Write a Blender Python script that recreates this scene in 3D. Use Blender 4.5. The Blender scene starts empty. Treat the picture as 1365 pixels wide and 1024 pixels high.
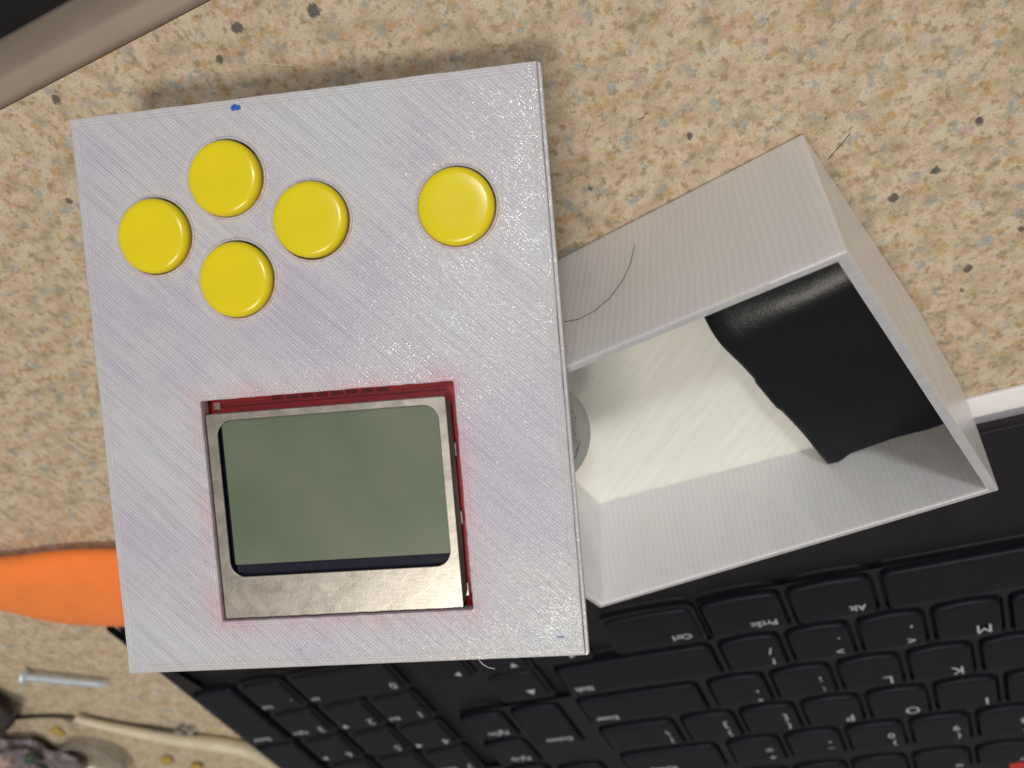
import bpy, bmesh, math, random
from mathutils import Vector, Matrix
random.seed(7)
S = 0.001                       # everything below is written in millimetres
C = bpy.context.scene.collection

# ------------------------------------------------------------------ camera
RC = [[-0.9098325, 0.2621026, 0.3217250],       # columns: image right, image down, forward (world axes)
      [0.4065777, 0.7182127, 0.5646815],
      [-0.0830625, 0.6445718, -0.7600183]]
FPX, CX, CY, CAMZ = 1090.0, 682.5, 512.0, 144.0
cam_d = bpy.data.cameras.new('camera')
cam = bpy.data.objects.new('camera', cam_d); C.objects.link(cam)
cam.matrix_world = Matrix([[RC[0][0], -RC[0][1], -RC[0][2], 0],
                           [RC[1][0], -RC[1][1], -RC[1][2], 0],
                           [RC[2][0], -RC[2][1], -RC[2][2], CAMZ*S], [0, 0, 0, 1]])
cam_d.sensor_width = 36; cam_d.lens = FPX/1365*36
cam_d.clip_start = 0.01; cam_d.clip_end = 20
cam_d.dof.use_dof = True
cam_d.dof.focus_distance = 0.142
cam_d.dof.aperture_fstop = cam_d.lens/1.45
cam_d.dof.aperture_blades = 0
bpy.context.scene.camera = cam

# ------------------------------------------------------------------ light
sc = bpy.context.scene
sc.view_settings.view_transform = 'Standard'; sc.view_settings.look = 'None'
sc.view_settings.exposure = -0.14; sc.view_settings.gamma = 1.0
w = bpy.data.worlds.new('World'); sc.world = w; w.use_nodes = True
w.node_tree.nodes['Background'].inputs[0].default_value = (1.0, 0.93, 0.86, 1)
w.node_tree.nodes['Background'].inputs[1].default_value = 0.30

def area(name, loc, target, sx, sy, power, col):
    l = bpy.data.lights.new(name, 'AREA'); l.shape = 'RECTANGLE'
    l.size = sx*S; l.size_y = sy*S; l.energy = power; l.color = col
    o = bpy.data.objects.new(name, l); C.objects.link(o)
    o.location = Vector(loc)*S
    d = (Vector(target)-Vector(loc))
    o.rotation_euler = d.to_track_quat('-Z', 'Y').to_euler()
    return o
area('ceiling_lamp', (10, -170, 1500), (60, 90, 0), 420, 200, 10.8, (1.0, 0.94, 0.85))
area('ceiling_lamp', (-560, -1450, 1300), (60, 90, 0), 260, 130, 14.0, (0.97, 0.97, 1.0))

# ------------------------------------------------------------------ helpers
def pix(p, h=None, z=None):
    """where the view ray of photo pixel p meets the horizontal plane at height z"""
    if h is None: h = CAMZ-z
    r = Vector(((p[0]-CX)/FPX, (p[1]-CY)/FPX, 1))
    d = Vector([sum(RC[i][k]*r[k] for k in range(3)) for i in range(3)])
    return Vector((0, 0, CAMZ)) + d*(-h/d.z)

def empty(name, label, cat, loc=(0, 0, 0), mat=None, group=None):
    o = bpy.data.objects.new(name, None); C.objects.link(o)
    o.empty_display_size = 0.005
    if mat is not None: o.matrix_world = mat
    else: o.location = Vector(loc)*S
    o['label'] = label; o['category'] = cat
    if group: o['group'] = group
    return o

def link(name, me, mat, parent=None, smooth=False, kind=None, label=None, cat=None, group=None):
    o = bpy.data.objects.new(name, me); C.objects.link(o)
    if mat: me.materials.clear(); me.materials.append(mat)
    if smooth:
        for p in me.polygons: p.use_smooth = True
    if parent: o.parent = parent
    if kind: o['kind'] = kind
    if label: o['label'] = label
    if cat: o['category'] = cat
    if group: o['group'] = group
    return o

def mesh(name, vs, fs):
    me = bpy.data.meshes.new(name)
    me.from_pydata([tuple(Vector(v)*S) for v in vs], [], fs)
    bm = bmesh.new(); bm.from_mesh(me)
    bmesh.ops.recalc_face_normals(bm, faces=bm.faces); bm.to_mesh(me); bm.free()
    return me

def bevel(o, wd=0.3, seg=2, ang=35):
    m = o.modifiers.new('bevel', 'BEVEL'); m.width = wd*S; m.segments = seg
    m.limit_method = 'ANGLE'; m.angle_limit = math.radians(ang)
    return o

def boxv(x0, x1, y0, y1, z0, z1):
    v = [(x, y, z) for z in (z0, z1) for y in (y0, y1) for x in (x0, x1)]
    f = [(0, 2, 3, 1), (4, 5, 7, 6), (0, 1, 5, 4), (2, 6, 7, 3), (0, 4, 6, 2), (1, 3, 7, 5)]
    return v, f

def rrect(x0, x1, y0, y1, r, n=5):
    pts = []
    if not isinstance(r, (tuple, list)): r = (r,)*4
    for (cx, cy, a0, rr) in ((x1-r[0], y1-r[0], 0, r[0]), (x0+r[1], y1-r[1], 90, r[1]), (x0+r[2], y0+r[2], 180, r[2]), (x1-r[3], y0+r[3], 270, r[3])):
        for k in range(n+1):
            a = math.radians(a0+90*k/n); pts.append((cx+rr*math.cos(a), cy+rr*math.sin(a)))
    return pts

def circle(cx, cy, r, n=48):
    return [(cx+r*math.cos(2*math.pi*k/n), cy+r*math.sin(2*math.pi*k/n)) for k in range(n)]

def plate_mesh(name, loops, z0, z1, bev=0.0):
    """flat sheet with holes: first loop is the outline, others holes; z0..z1 thick"""
    cu = bpy.data.curves.new(name, 'CURVE'); cu.dimensions = '2D'; cu.fill_mode = 'BOTH'
    for L in loops:
        s = cu.splines.new('POLY'); s.points.add(len(L)-1); s.use_cyclic_u = True
        for p, q in zip(s.points, L): p.co = (q[0]*S, q[1]*S, 0, 1)
    cu.extrude = ((z1-z0)/2-bev)*S
    cu.bevel_depth = bev*S; cu.bevel_resolution = 1
    if bev: cu.offset = -bev*S
    o = bpy.data.objects.new(name+'_tmp', cu); C.objects.link(o)
    me = bpy.data.meshes.new_from_object(o.evaluated_get(bpy.context.evaluated_depsgraph_get()))
    bpy.data.objects.remove(o); bpy.data.curves.remove(cu)
    for v in me.vertices: v.co.z += (z0+z1)/2*S
    me.name = name
    return me

def tube(name, pts, r, n=8, caps=True, closed=False):
    vs, fs = [], []
    N = len(pts); P = [Vector(p) for p in pts]
    rr = r if isinstance(r, (list, tuple)) else [r]*N
    up = Vector((0.13, 0.21, 0.97)).normalized()
    for i in range(N):
        t = (P[min(i+1, N-1)]-P[max(i-1, 0)]).normalized()
        a = t.cross(up)
        if a.length < 1e-3: a = t.cross(Vector((1, 0, 0)))
        a.normalize(); b = a.cross(t).normalized()
        for k in range(n):
            th = 2*math.pi*k/n; vs.append(P[i]+(a*math.cos(th)+b*math.sin(th))*rr[i])
    for i in range(N-1):
        for k in range(n):
            fs.append((i*n+k, i*n+(k+1) % n, (i+1)*n+(k+1) % n, (i+1)*n+k))
    if caps: fs.append(tuple(range(n))[::-1]); fs.append(tuple(range((N-1)*n, N*n)))
    return mesh(name, vs, fs)

def lathe(name, prof, n=48, close=True):
    vs, fs = [], []
    for (r, z) in prof:
        for k in range(n):
            a = 2*math.pi*k/n; vs.append((r*math.cos(a), r*math.sin(a), z))
    for i in range(len(prof)-1):
        for k in range(n): fs.append((i*n+k, i*n+(k+1) % n, (i+1)*n+(k+1) % n, (i+1)*n+k))
    if close: fs.append(tuple(range((len(prof)-1)*n, len(prof)*n)))
    return mesh(name, vs, fs)

_tc = {}
def text_mesh(txt, size, align='LEFT', extrude=0.0):
    k = (txt, size, align)
    if k in _tc: return _tc[k]
    cu = bpy.data.curves.new('legend', 'FONT'); cu.body = txt; cu.size = size*S
    cu.align_x = align; cu.resolution_u = 2; cu.extrude = extrude*S
    cu.offset = (0.03 if size > 4.5 else 0.055)*S
    o = bpy.data.objects.new('legend_tmp', cu); C.objects.link(o)
    me = bpy.data.meshes.new_from_object(o.evaluated_get(bpy.context.evaluated_depsgraph_get()))
    bpy.data.objects.remove(o); bpy.data.curves.remove(cu)
    _tc[k] = me
    return me

# ------------------------------------------------------------------ materials
class NT:
    def __init__(s, name):
        s.m = bpy.data.materials.new(name); s.m.use_nodes = True
        s.t = s.m.node_tree; s.n = s.t.nodes; s.b = s.n['Principled BSDF']
    def add(s, typ, **kw):
        n = s.n.new(typ)
        for k, v in kw.items(): setattr(n, k, v)
        return n
    def lk(s, a, b): s.t.links.new(a, b)
    def set(s, **kw):
        for k, v in kw.items():
            i = s.b.inputs[k.replace('_', ' ')]
            i.default_value = v if not (isinstance(v, tuple) and len(v) == 3 and i.type == 'RGBA') else (*v, 1)
        return s
    def coord(s, scale=1000.0, rot=(0, 0, 0), sc3=None):
        tc = s.add('ShaderNodeTexCoord'); mp = s.add('ShaderNodeMapping')
        mp.inputs['Scale'].default_value = sc3 or (scale,)*3
        mp.inputs['Rotation'].default_value = rot
        s.lk(tc.outputs['Object'], mp.inputs['Vector']); return mp.outputs[0]
    def noise(s, vec, scale, detail=3, rough=0.5, dist=0):
        n = s.add('ShaderNodeTexNoise'); n.inputs['Scale'].default_value = scale
        n.inputs['Detail'].default_value = detail; n.inputs['Roughness'].default_value = rough
        n.inputs['Distortion'].default_value = dist; s.lk(vec, n.inputs['Vector']); return n
    def ramp(s, fac, stops, interp='LINEAR'):
        r = s.add('ShaderNodeValToRGB'); r.color_ramp.interpolation = interp
        e = r.color_ramp.elements
        while len(e) < len(stops): e.new(0.5)
        for el, (p, c) in zip(e, stops):
            el.position = p; el.color = (*c, 1) if len(c) == 3 else c
        s.lk(fac, r.inputs[0]); return r.outputs[0]
    def mix(s, fac, a, b, mode='MIX'):
        n = s.add('ShaderNodeMix', data_type='RGBA', blend_type=mode)
        for i, v in ((0, fac), (6, a), (7, b)):
            if hasattr(v, 'links'): s.lk(v, n.inputs[i])
            else: n.inputs[i].default_value = v if i == 0 else (*v, 1)
        return n.outputs[2]
    def math(s, op, a, b=None, c=None, clamp=False):
        n = s.add('ShaderNodeMath', operation=op, use_clamp=clamp)
        for i, v in enumerate((a, b, c)):
            if v is None: continue
            if hasattr(v, 'links'): s.lk(v, n.inputs[i])
            else: n.inputs[i].default_value = v
        return n.outputs[0]
    def bump(s, h, dist=0.1, strength=1.0, prev=None):
        b = s.add('ShaderNodeBump'); b.inputs['Distance'].default_value = dist*S
        b.inputs['Strength'].default_value = strength; s.lk(h, b.inputs['Height'])
        if prev: s.lk(prev, b.inputs['Normal'])
        return b.outputs[0]
    def glints(s, rot, weight=0.5, rough=0.07, dist=0.10, scale=2.6, stretch=0.35):
        tc = s.add('ShaderNodeTexCoord'); m1 = s.add('ShaderNodeMapping'); m1.inputs['Rotation'].default_value = (0, 0, rot)
        s.lk(tc.outputs['Object'], m1.inputs[0])
        m2 = s.add('ShaderNodeMapping'); m2.inputs['Scale'].default_value = (1000*stretch, 1000, 1000); s.lk(m1.outputs[0], m2.inputs[0])
        a = s.noise(m2.outputs[0], scale, 2, 0.6)
        b = s.bump(a.outputs[0], dist, 1.0)
        s.lk(b, s.b.inputs['Coat Normal']); s.set(Coat_Weight=weight, Coat_Roughness=rough)
    def base(s, c): s.lk(c, s.b.inputs['Base Color']); return s

def simple(name, col, rough=0.5, var=0.06, scale=0.6, bump=0.0, bscale=4.0, **kw):
    t = NT(name); t.set(Roughness=rough, **kw)
    v = t.coord()
    n = t.noise(v, scale, 4)
    lo = tuple(c*(1-var) for c in col); hi = tuple(min(1, c*(1+var)) for c in col)
    t.base(t.ramp(n.outputs[0], [(0.3, lo), (0.7, hi)]))
    if bump:
        n2 = t.noise(v, bscale, 3); t.lk(t.bump(n2.outputs[0], bump), t.b.inputs['Normal'])
    return t.m

def mat_counter():
    t = NT('speckled_laminate'); v = t.coord()
    def shifted(x, y, z=0):
        mp = t.add('ShaderNodeMapping'); mp.inputs['Location'].default_value = (x, y, z); t.lk(v, mp.inputs[0]); return mp.outputs[0]
    n1 = t.noise(v, 0.18, 6, 0.66, 0.2)
    c = t.ramp(n1.outputs[0], [(0.30, (0.33, 0.28, 0.19)), (0.43, (0.50, 0.405, 0.275)), (0.55, (0.60, 0.49, 0.345)), (0.68, (0.60, 0.535, 0.42))])
    def layer(c, vec, sc_, lo, hi, amt, col, det=4, ro=0.62):
        n_ = t.noise(vec, sc_, det, ro, 0.15)
        return t.mix(t.ramp(n_.outputs[0], [(lo, (0,)*3), (hi, (amt,)*3)]), c, col)
    c = layer(c, shifted(17, 61), 0.38, 0.53, 0.64, 0.80, (0.48, 0.30, 0.13))
    c = layer(c, shifted(37, 11), 0.27, 0.56, 0.65, 0.75, (0.29, 0.325, 0.30))
    c = layer(c, shifted(-51, 83), 0.32, 0.56, 0.66, 0.6, (0.50, 0.30, 0.26))
    c = layer(c, shifted(91, -23), 0.5, 0.53, 0.64, 0.75, (0.28, 0.215, 0.12))
    c = layer(c, shifted(-11, -73), 0.26, 0.60, 0.70, 0.5, (0.66, 0.60, 0.50))
    c = layer(c, shifted(5, 44), 1.3, 0.56, 0.70, 0.55, (0.24, 0.19, 0.12), 4, 0.68)
    n5 = t.noise(v, 3.2, 3, 0.7)
    c = t.mix(0.42, c, t.ramp(n5.outputs[0], [(0.3, (0.6,)*3), (0.7, (1.35,)*3)]), 'MULTIPLY')
    # printed dark flecks
    vm = t.noise(v, 1.3, 4, 0.7)
    sub = t.add('ShaderNodeVectorMath', operation='SUBTRACT'); sub.inputs[1].default_value = (0.5, 0.5, 0.5)
    t.lk(vm.outputs[1], sub.inputs[0])
    scl = t.add('ShaderNodeVectorMath', operation='SCALE'); scl.inputs['Scale'].default_value = 1.9; t.lk(sub.outputs[0], scl.inputs[0])
    ad = t.add('ShaderNodeVectorMath', operation='ADD'); t.lk(v, ad.inputs[0]); t.lk(scl.outputs[0], ad.inputs[1])
    mask = None
    for (px, py, r) in ((418, 14, 1.35), (316, 37, 1.25), (293, 79, 0.95), (75, 133, 1.1), (92, 268, 0.9), (1191, 264, 1.15), (919, 181, 0.85), (1305, 162, 0.9),
                        (1247, 227, 1.0), (1290, 358, 1.1), (787, 251, 0.7), (1362, 305, 0.8), (1282, 387, 0.6), (520, 60, 0.5), (1100, 158, 0.4), (826, 12, 0.5)):
        q = pix((px, py), z=0)
        d = t.add('ShaderNodeVectorMath', operation='DISTANCE'); t.lk(ad.outputs[0], d.inputs[0]); d.inputs[1].default_value = tuple(q)
        m = t.math('SUBTRACT', r, d.outputs['Value'])
        mask = m if mask is None else t.math('MAXIMUM', mask, m)
    fm = t.math('MULTIPLY', t.math('MULTIPLY', mask, 2.6, clamp=True), 0.9)
    c = t.mix(fm, c, (0.085, 0.075, 0.068))
    # scattered smaller flecks beyond the located ones
    vo = t.add('ShaderNodeTexVoronoi'); vo.inputs['Scale'].default_value = 0.11; t.lk(ad.outputs[0], vo.inputs['Vector'])
    cr = t.add('ShaderNodeSeparateColor'); t.lk(vo.outputs['Color'], cr.inputs[0])
    rad = t.math('MULTIPLY', t.math('SUBTRACT', cr.outputs[0], 0.72), 2.0)
    sm = t.math('MULTIPLY', t.math('SUBTRACT', rad, t.math('MULTIPLY', vo.outputs['Distance'], 9.0)), 1.2, clamp=True)
    c = t.mix(sm, c, (0.11, 0.09, 0.07))
    t.base(c); t.set(Roughness=0.5, Specular_IOR_Level=0.3)
    n6 = t.noise(v, 5, 2); t.lk(t.bump(n6.outputs[0], 0.02), t.b.inputs['Normal'])
    return t.m

def mat_faceplate(W, H):
    """printed plastic: diagonal fill lines, outline lines along the border, glints"""
    t = NT('printed_plastic_front'); v = t.coord()
    sx = t.add('ShaderNodeSeparateXYZ'); t.lk(v, sx.inputs[0]); X, Y = sx.outputs[0], sx.outputs[1]
    nlow = t.noise(v, 0.032, 3, 0.5); nl2 = t.noise(v, 0.28, 3)
    # fill lines at 45 degrees, 0.42 mm apart, with uneven beads
    d1 = t.math('ADD', X, Y); d2 = t.math('SUBTRACT', X, Y)
    wob = t.math('MULTIPLY', t.math('SUBTRACT', nl2.outputs[0], 0.5), 0.35)
    ph = t.math('MULTIPLY', t.math('ADD', t.math('MULTIPLY', d1, 0.7071), wob), 2*math.pi/0.5)
    ln = t.math('ADD', t.math('MULTIPLY', t.math('SINE', ph), 0.5), 0.5)
    ph2 = t.math('MULTIPLY', t.math('MULTIPLY', d2, 0.7071), 2*math.pi/0.5)
    ln2 = t.math('ADD', t.math('MULTIPLY', t.math('SINE', ph2), 0.5), 0.5)
    # border distance
    ax = t.math('SUBTRACT', W/2, t.math('ABSOLUTE', X)); ay = t.math('SUBTRACT', H/2, t.math('ABSOLUTE', Y))
    bd = t.math('MINIMUM', ax, ay)
    brd = t.math('LESS_THAN', bd, 1.35)
    pb = t.math('ADD', t.math('MULTIPLY', t.math('SINE', t.math('MULTIPLY', bd, 2*math.pi/0.45)), 0.5), 0.5)
    # around buttons and window: ring lines
    ringm = None; ringd = None
    for (cx, cy, r) in BTN:
        cc = t.add('ShaderNodeCombineXYZ'); t.lk(X, cc.inputs[0]); t.lk(Y, cc.inputs[1])
        dd = t.add('ShaderNodeVectorMath', operation='DISTANCE'); t.lk(cc.outputs[0], dd.inputs[0]); dd.inputs[1].default_value = (cx, cy, 0)
        e = t.math('SUBTRACT', dd.outputs['Value'], r)
        ringd = e if ringd is None else t.math('MINIMUM', ringd, e)
    bmin = ringd
    wx0, wx1, wy0, wy1 = WIN
    ex = t.math('SUBTRACT', t.math('ABSOLUTE', t.math('SUBTRACT', X, (wx0+wx1)/2)), (wx1-wx0)/2)
    ey = t.math('SUBTRACT', t.math('ABSOLUTE', t.math('SUBTRACT', Y, (wy0+wy1)/2)), (wy1-wy0)/2)
    we = t.math('MAXIMUM', ex, ey)
    ringd = t.math('MINIMUM', ringd, we)
    ringm = t.math('LESS_THAN', ringd, 1.0)
    pr = t.math('ADD', t.math('MULTIPLY', t.math('SINE', t.math('MULTIPLY', ringd, 2*math.pi/0.45)), 0.5), 0.5)
    def sel(m, a, b):
        n = t.add('ShaderNodeMix', data_type='FLOAT'); t.lk(m, n.inputs[0]); t.lk(a, n.inputs[2]); t.lk(b, n.inputs[3]); return n.outputs[0]
    hgt = sel(ringm, ln, pr); hgt = sel(brd, hgt, pb)
    # glints: tiny tilted blobs on the lines
    gn = t.noise(v, 3.2, 2, 0.6); gn2 = t.noise(v, 1.3, 2)
    grain = t.noise(v, 6.0, 1)
    h2 = t.math('ADD', t.math('MULTIPLY', hgt, 0.6), t.math('MULTIPLY', gn.outputs[0], 1.4))
    h2 = t.math('ADD', h2, t.math('MULTIPLY', ln2, 0.22))
    nrm = t.bump(h2, 0.055, 1.0)
    nrm = t.bump(gn2.outputs[0], 0.10, 0.6, nrm)
    t.lk(nrm, t.b.inputs['Normal'])
    # colour: slightly lavender white, blotched as the depth of fill changes
    c = t.ramp(nlow.outputs[0], [(0.30, (0.49, 0.53, 0.555)), (0.46, (0.525, 0.515, 0.54)), (0.60, (0.485, 0.462, 0.53)), (0.72, (0.45, 0.415, 0.51))])
    c = t.mix(0.45, c, t.ramp(hgt, [(0.1, (0.68, 0.68, 0.76)), (0.7, (1.12,)*3)]), 'MULTIPLY')
    c = t.mix(0.25, c, t.ramp(gn.outputs[0], [(0.3, (0.78,)*3), (0.7, (1.2,)*3)]), 'MULTIPLY')
    # clear halo of looped beads round every button hole
    hd = t.math('SUBTRACT', 1.0, t.math('DIVIDE', t.math('MAXIMUM', bmin, 0.0), 1.9), clamp=True)
    c = t.mix(t.math('MULTIPLY', hd, 0.6), c, (0.60, 0.565, 0.50))
    # pink painted in for red light off the board coming through the plastic round the window
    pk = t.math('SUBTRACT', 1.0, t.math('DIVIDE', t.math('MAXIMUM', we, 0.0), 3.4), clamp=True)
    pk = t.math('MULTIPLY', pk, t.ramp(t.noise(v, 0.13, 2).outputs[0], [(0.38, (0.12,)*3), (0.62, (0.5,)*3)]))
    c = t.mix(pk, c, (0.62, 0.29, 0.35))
    # each laid bead is a little lighter or darker along its own line
    sm1 = t.add('ShaderNodeMapping'); sm1.inputs['Rotation'].default_value = (0, 0, math.radians(45)); t.lk(v, sm1.inputs[0])
    sm2 = t.add('ShaderNodeMapping'); sm2.inputs['Scale'].default_value = (0.05, 1.5, 1.0); t.lk(sm1.outputs[0], sm2.inputs[0])
    st = t.noise(sm2.outputs[0], 1.0, 3, 0.7)
    c = t.mix(0.52, c, t.ramp(st.outputs[0], [(0.32, (0.70, 0.67, 0.80)), (0.5, (1.0,)*3), (0.68, (1.16, 1.16, 1.14))]), 'MULTIPLY')
    # the outer border is solid, hence a little clearer and greyer
    c = t.mix(t.math('MULTIPLY', t.math('SUBTRACT', 1.0, t.math('DIVIDE', bd, 2.6), clamp=True), 0.5), c, (0.50, 0.49, 0.48))
    t.glints(math.radians(45), 0.6, 0.07, 0.15, 2.1, 0.30)
    gw = t.noise(v, 0.16, 4, 0.65)
    t.lk(t.ramp(gw.outputs[0], [(0.38, (0.07,)*3), (0.62, (0.45,)*3)]), t.b.inputs['Coat Weight'])
    t.base(c)
    t.set(Roughness=0.40, Specular_IOR_Level=0.8, Subsurface_Weight=0.12, Subsurface_Scale=0.0015, Subsurface_Radius=(1.0, 0.8, 0.8))
    rg = t.ramp(gn2.outputs[0], [(0.35, (0.32,)*3), (0.65, (0.50,)*3)]); t.lk(rg, t.b.inputs['Roughness'])
    return t.m

def mat_case(floor=False):
    t = NT('printed_plastic_case' if not floor else 'printed_plastic_case_floor'); v = t.coord()
    # bands across the length of the case (layers of the print), in the case's own frame
    d = t.add('ShaderNodeVectorMath', operation='DOT_PRODUCT'); t.lk(v, d.inputs[0]); d.inputs[1].default_value = (0.9845, 0.175, 0) if not floor else (0.68, -0.73, 0)
    D = d.outputs['Value']
    n0 = t.noise(v, 0.08, 3)
    wob = t.math('MULTIPLY', n0.outputs[0], 1.2)
    fine = t.math('ADD', t.math('MULTIPLY', t.math('SINE', t.math('MULTIPLY', D, 2*math.pi/0.4)), 0.5), 0.5)
    band = t.math('ADD', t.math('MULTIPLY', t.math('SINE', t.math('MULTIPLY', t.math('ADD', D, wob), 2*math.pi/(1.25 if not floor else 2.7))), 0.5), 0.5)
    if floor:
        am = t.add('ShaderNodeMapping'); am.inputs['Rotation'].default_value = (0, 0, -math.atan2(-0.867, -0.938)); t.lk(v, am.inputs[0])
        am2 = t.add('ShaderNodeMapping'); am2.inputs['Scale'].default_value = (0.06, 1.0, 1.0); t.lk(am.outputs[0], am2.inputs[0])
        band = t.ramp(t.noise(am2.outputs[0], 0.9, 3, 0.6).outputs[0], [(0.35, (0.25,)*3), (0.7, (1,)*3)])
    n2 = t.noise(v, 1.2, 3)
    h = t.math('ADD', t.math('MULTIPLY', fine, 0.5), t.math('MULTIPLY', n2.outputs[0], 0.5))
    t.lk(t.bump(band, 0.06, 0.6, t.bump(h, 0.035)), t.b.inputs['Normal'])
    c = t.ramp(n0.outputs[0], [(0.3, (0.80, 0.815, 0.80)), (0.55, (0.825, 0.825, 0.82)), (0.7, (0.80, 0.79, 0.82))] if not floor else [(0.3, (0.82, 0.82, 0.73)), (0.7, (0.85, 0.85, 0.78))])
    c = t.mix(0.22 if not floor else 0.42, c, t.ramp(band, [(0.0, (0.80, 0.79, 0.84)), (1.0, (1.08,)*3)]), 'MULTIPLY')
    t.glints(0.2, 0.5, 0.10, 0.10, 2.2, 0.6)
    t.base(c); t.set(Roughness=0.42, Specular_IOR_Level=0.5, Subsurface_Weight=0.6, Subsurface_Scale=0.004, Subsurface_Radius=(1.0, 0.95, 0.85))
    return t.m

def mat_metal():
    t = NT('scuffed_nickel'); v = t.coord(); t.set(Metallic=1.0)
    n = t.noise(v, 0.35, 5, 0.65, 0.4); n2 = t.noise(v, 2.5, 3, 0.6)
    t.base(t.ramp(n.outputs[0], [(0.3, (0.42, 0.39, 0.345)), (0.7, (0.47, 0.44, 0.39))]))
    t.lk(t.ramp(n.outputs[0], [(0.32, (0.30,)*3), (0.68, (0.38,)*3)]), t.b.inputs['Roughness'])
    sv = t.coord(sc3=(300, 4200, 1000), rot=(0, 0, 0.5)); n3 = t.noise(sv, 1.0, 2)
    hh = t.math('ADD', n2.outputs[0], t.math('MULTIPLY', n3.outputs[0], 0.4))
    t.lk(t.bump(n.outputs[0], 0.04, 0.6, t.bump(hh, 0.012, 0.6)), t.b.inputs['Normal'])
    return t.m

def mat_lcd():
    t = NT('display_glass'); v = t.coord()
    n = t.noise(v, 6.0, 2, 0.7); n2 = t.noise(v, 0.07, 2)
    c = t.ramp(n2.outputs[0], [(0.3, (0.100, 0.135, 0.080)), (0.7, (0.142, 0.168, 0.112))])
    c = t.mix(0.35, c, t.ramp(n.outputs[0], [(0.25, (0.86,)*3), (0.75, (1.14,)*3)]), 'MULTIPLY')
    t.base(c); t.set(Roughness=0.38, Specular_IOR_Level=0.5, Coat_Weight=0.35, Coat_Roughness=0.15)
    return t.m

def mat_black_plastic(name, col, rough, bs=7.0, bd=0.02):
    t = NT(name); v = t.coord(); n = t.noise(v, bs, 2); n2 = t.noise(v, 0.1, 3)
    t.base(t.ramp(n2.outputs[0], [(0.3, tuple(c*0.85 for c in col)), (0.7, tuple(c*1.2 for c in col))]))
    t.set(Roughness=rough, Specular_IOR_Level=0.2)
    t.lk(t.bump(n.outputs[0], bd), t.b.inputs['Normal'])
    dust = t.noise(v, 2.2, 2, 0.5)
    return t.m

def mat_tape():
    t = NT('black_vinyl_tape'); v = t.coord()
    n = t.noise(v, 0.25, 4, 0.6, 0.5); n2 = t.noise(v, 1.8, 3); sp = t.noise(v, 1.5, 5, 0.8)
    c = t.ramp(sp.outputs[0], [(0.68, (0.005, 0.0062, 0.0092)), (0.76, (0.035, 0.035, 0.04))])
    t.base(c); t.set(Roughness=0.33, Specular_IOR_Level=0.3)
    t.lk(t.bump(n.outputs[0], 0.12, 0.5, t.bump(n2.outputs[0], 0.03)), t.b.inputs['Normal'])
    return t.m

M = {}
M['counter'] = mat_counter()
M['trim'] = simple('beige_edge_vinyl', (0.30, 0.235, 0.18), 0.5, 0.05, 0.08, 0.05, 0.9)
M['floor'] = simple('dark_floor', (0.003, 0.003, 0.004), 0.6, 0.2, 0.01)
M['nickel'] = mat_metal(); M['lcd'] = mat_lcd()  # glass
M['pcb'] = simple('red_solder_mask', (0.30, 0.008, 0.014), 0.3, 0.15, 0.5, 0.03, 2, Specular_IOR_Level=0.6)
M['pcbdark'] = simple('dark_red_mask', (0.10, 0.006, 0.008), 0.3)
M['silk'] = simple('white_print', (0.62, 0.60, 0.58), 0.6)
M['solder'] = simple('solder_pad', (0.62, 0.55, 0.42), 0.3, Metallic=0.8)
M['navy'] = simple('dark_display_edge', (0.010, 0.010, 0.024), 0.15, 0.2)
M['black'] = simple('black_gasket', (0.01, 0.01, 0.012), 0.3)
M['yellow'] = simple('yellow_button_plastic', (0.75, 0.62, 0.006), 0.24, 0.03, 0.12, 0.012, 3.0, Specular_IOR_Level=0.5, Subsurface_Weight=0.06, Subsurface_Scale=0.001)
M['ink'] = simple('blue_ink', (0.01, 0.09, 0.42), 0.45, 0.4, 1.5)
M['ink2'] = simple('violet_ink', (0.13, 0.11, 0.36), 0.45, 0.4, 1.5)
M['case'] = mat_case(); M['case_floor'] = mat_case(True); M['case_rim'] = simple('darkened_print_edge', (0.45, 0.46, 0.485), 0.35, 0.08, 0.5, 0.05, 2.0, Subsurface_Weight=0.4, Subsurface_Scale=0.003); M['tape'] = mat_tape()  # rim colour darkened to stand for light passing through the thin edge
M['deck'] = mat_black_plastic('keyboard_frame_plastic', (0.013, 0.012, 0.014), 0.5)
M['key'] = mat_black_plastic('keycap_plastic', (0.006, 0.007, 0.0115), 0.46)
M['legend'] = simple('grey_legend_ink', (0.42, 0.43, 0.46), 0.6)
M['red'] = simple('red_marking', (0.55, 0.02, 0.015), 0.5)
M['paper'] = simple('white_pad', (0.90, 0.87, 0.88), 0.7, 0.03)
M['orange'] = simple('orange_rubber', (0.95, 0.235, 0.04), 0.38, 0.05, 0.1, 0.03, 2.5)
M['zinc'] = simple('zinc_plated_steel', (0.70, 0.76, 0.82), 0.35, 0.1, 0.7, Metallic=0.55)
M['bead'] = simple('glossy_glint_bead', (0.62, 0.60, 0.62), 0.16, Specular_IOR_Level=0.9)  # lighter and glossier than the face so the beads read as glints
M['shadowm'] = simple('dark_brown_shadow', (0.05, 0.035, 0.022), 0.6)  # brown of the shadow edge beside the cable
M['hair'] = simple('dark_hair', (0.035, 0.028, 0.025), 0.4)
M['fibre'] = simple('pale_fibre', (0.75, 0.68, 0.55), 0.5)
M['clearfil'] = simple('whitish_filament', (0.62, 0.62, 0.64), 0.3)
M['cable'] = simple('cream_cable_jacket', (0.62, 0.54, 0.38), 0.4, 0.08, 0.3)
M['greyp'] = simple('grey_sleeve', (0.40, 0.42, 0.40), 0.4, 0.08, 0.3)
M['cream'] = simple('cream_end_face', (0.85, 0.82, 0.72), 0.5)
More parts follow.
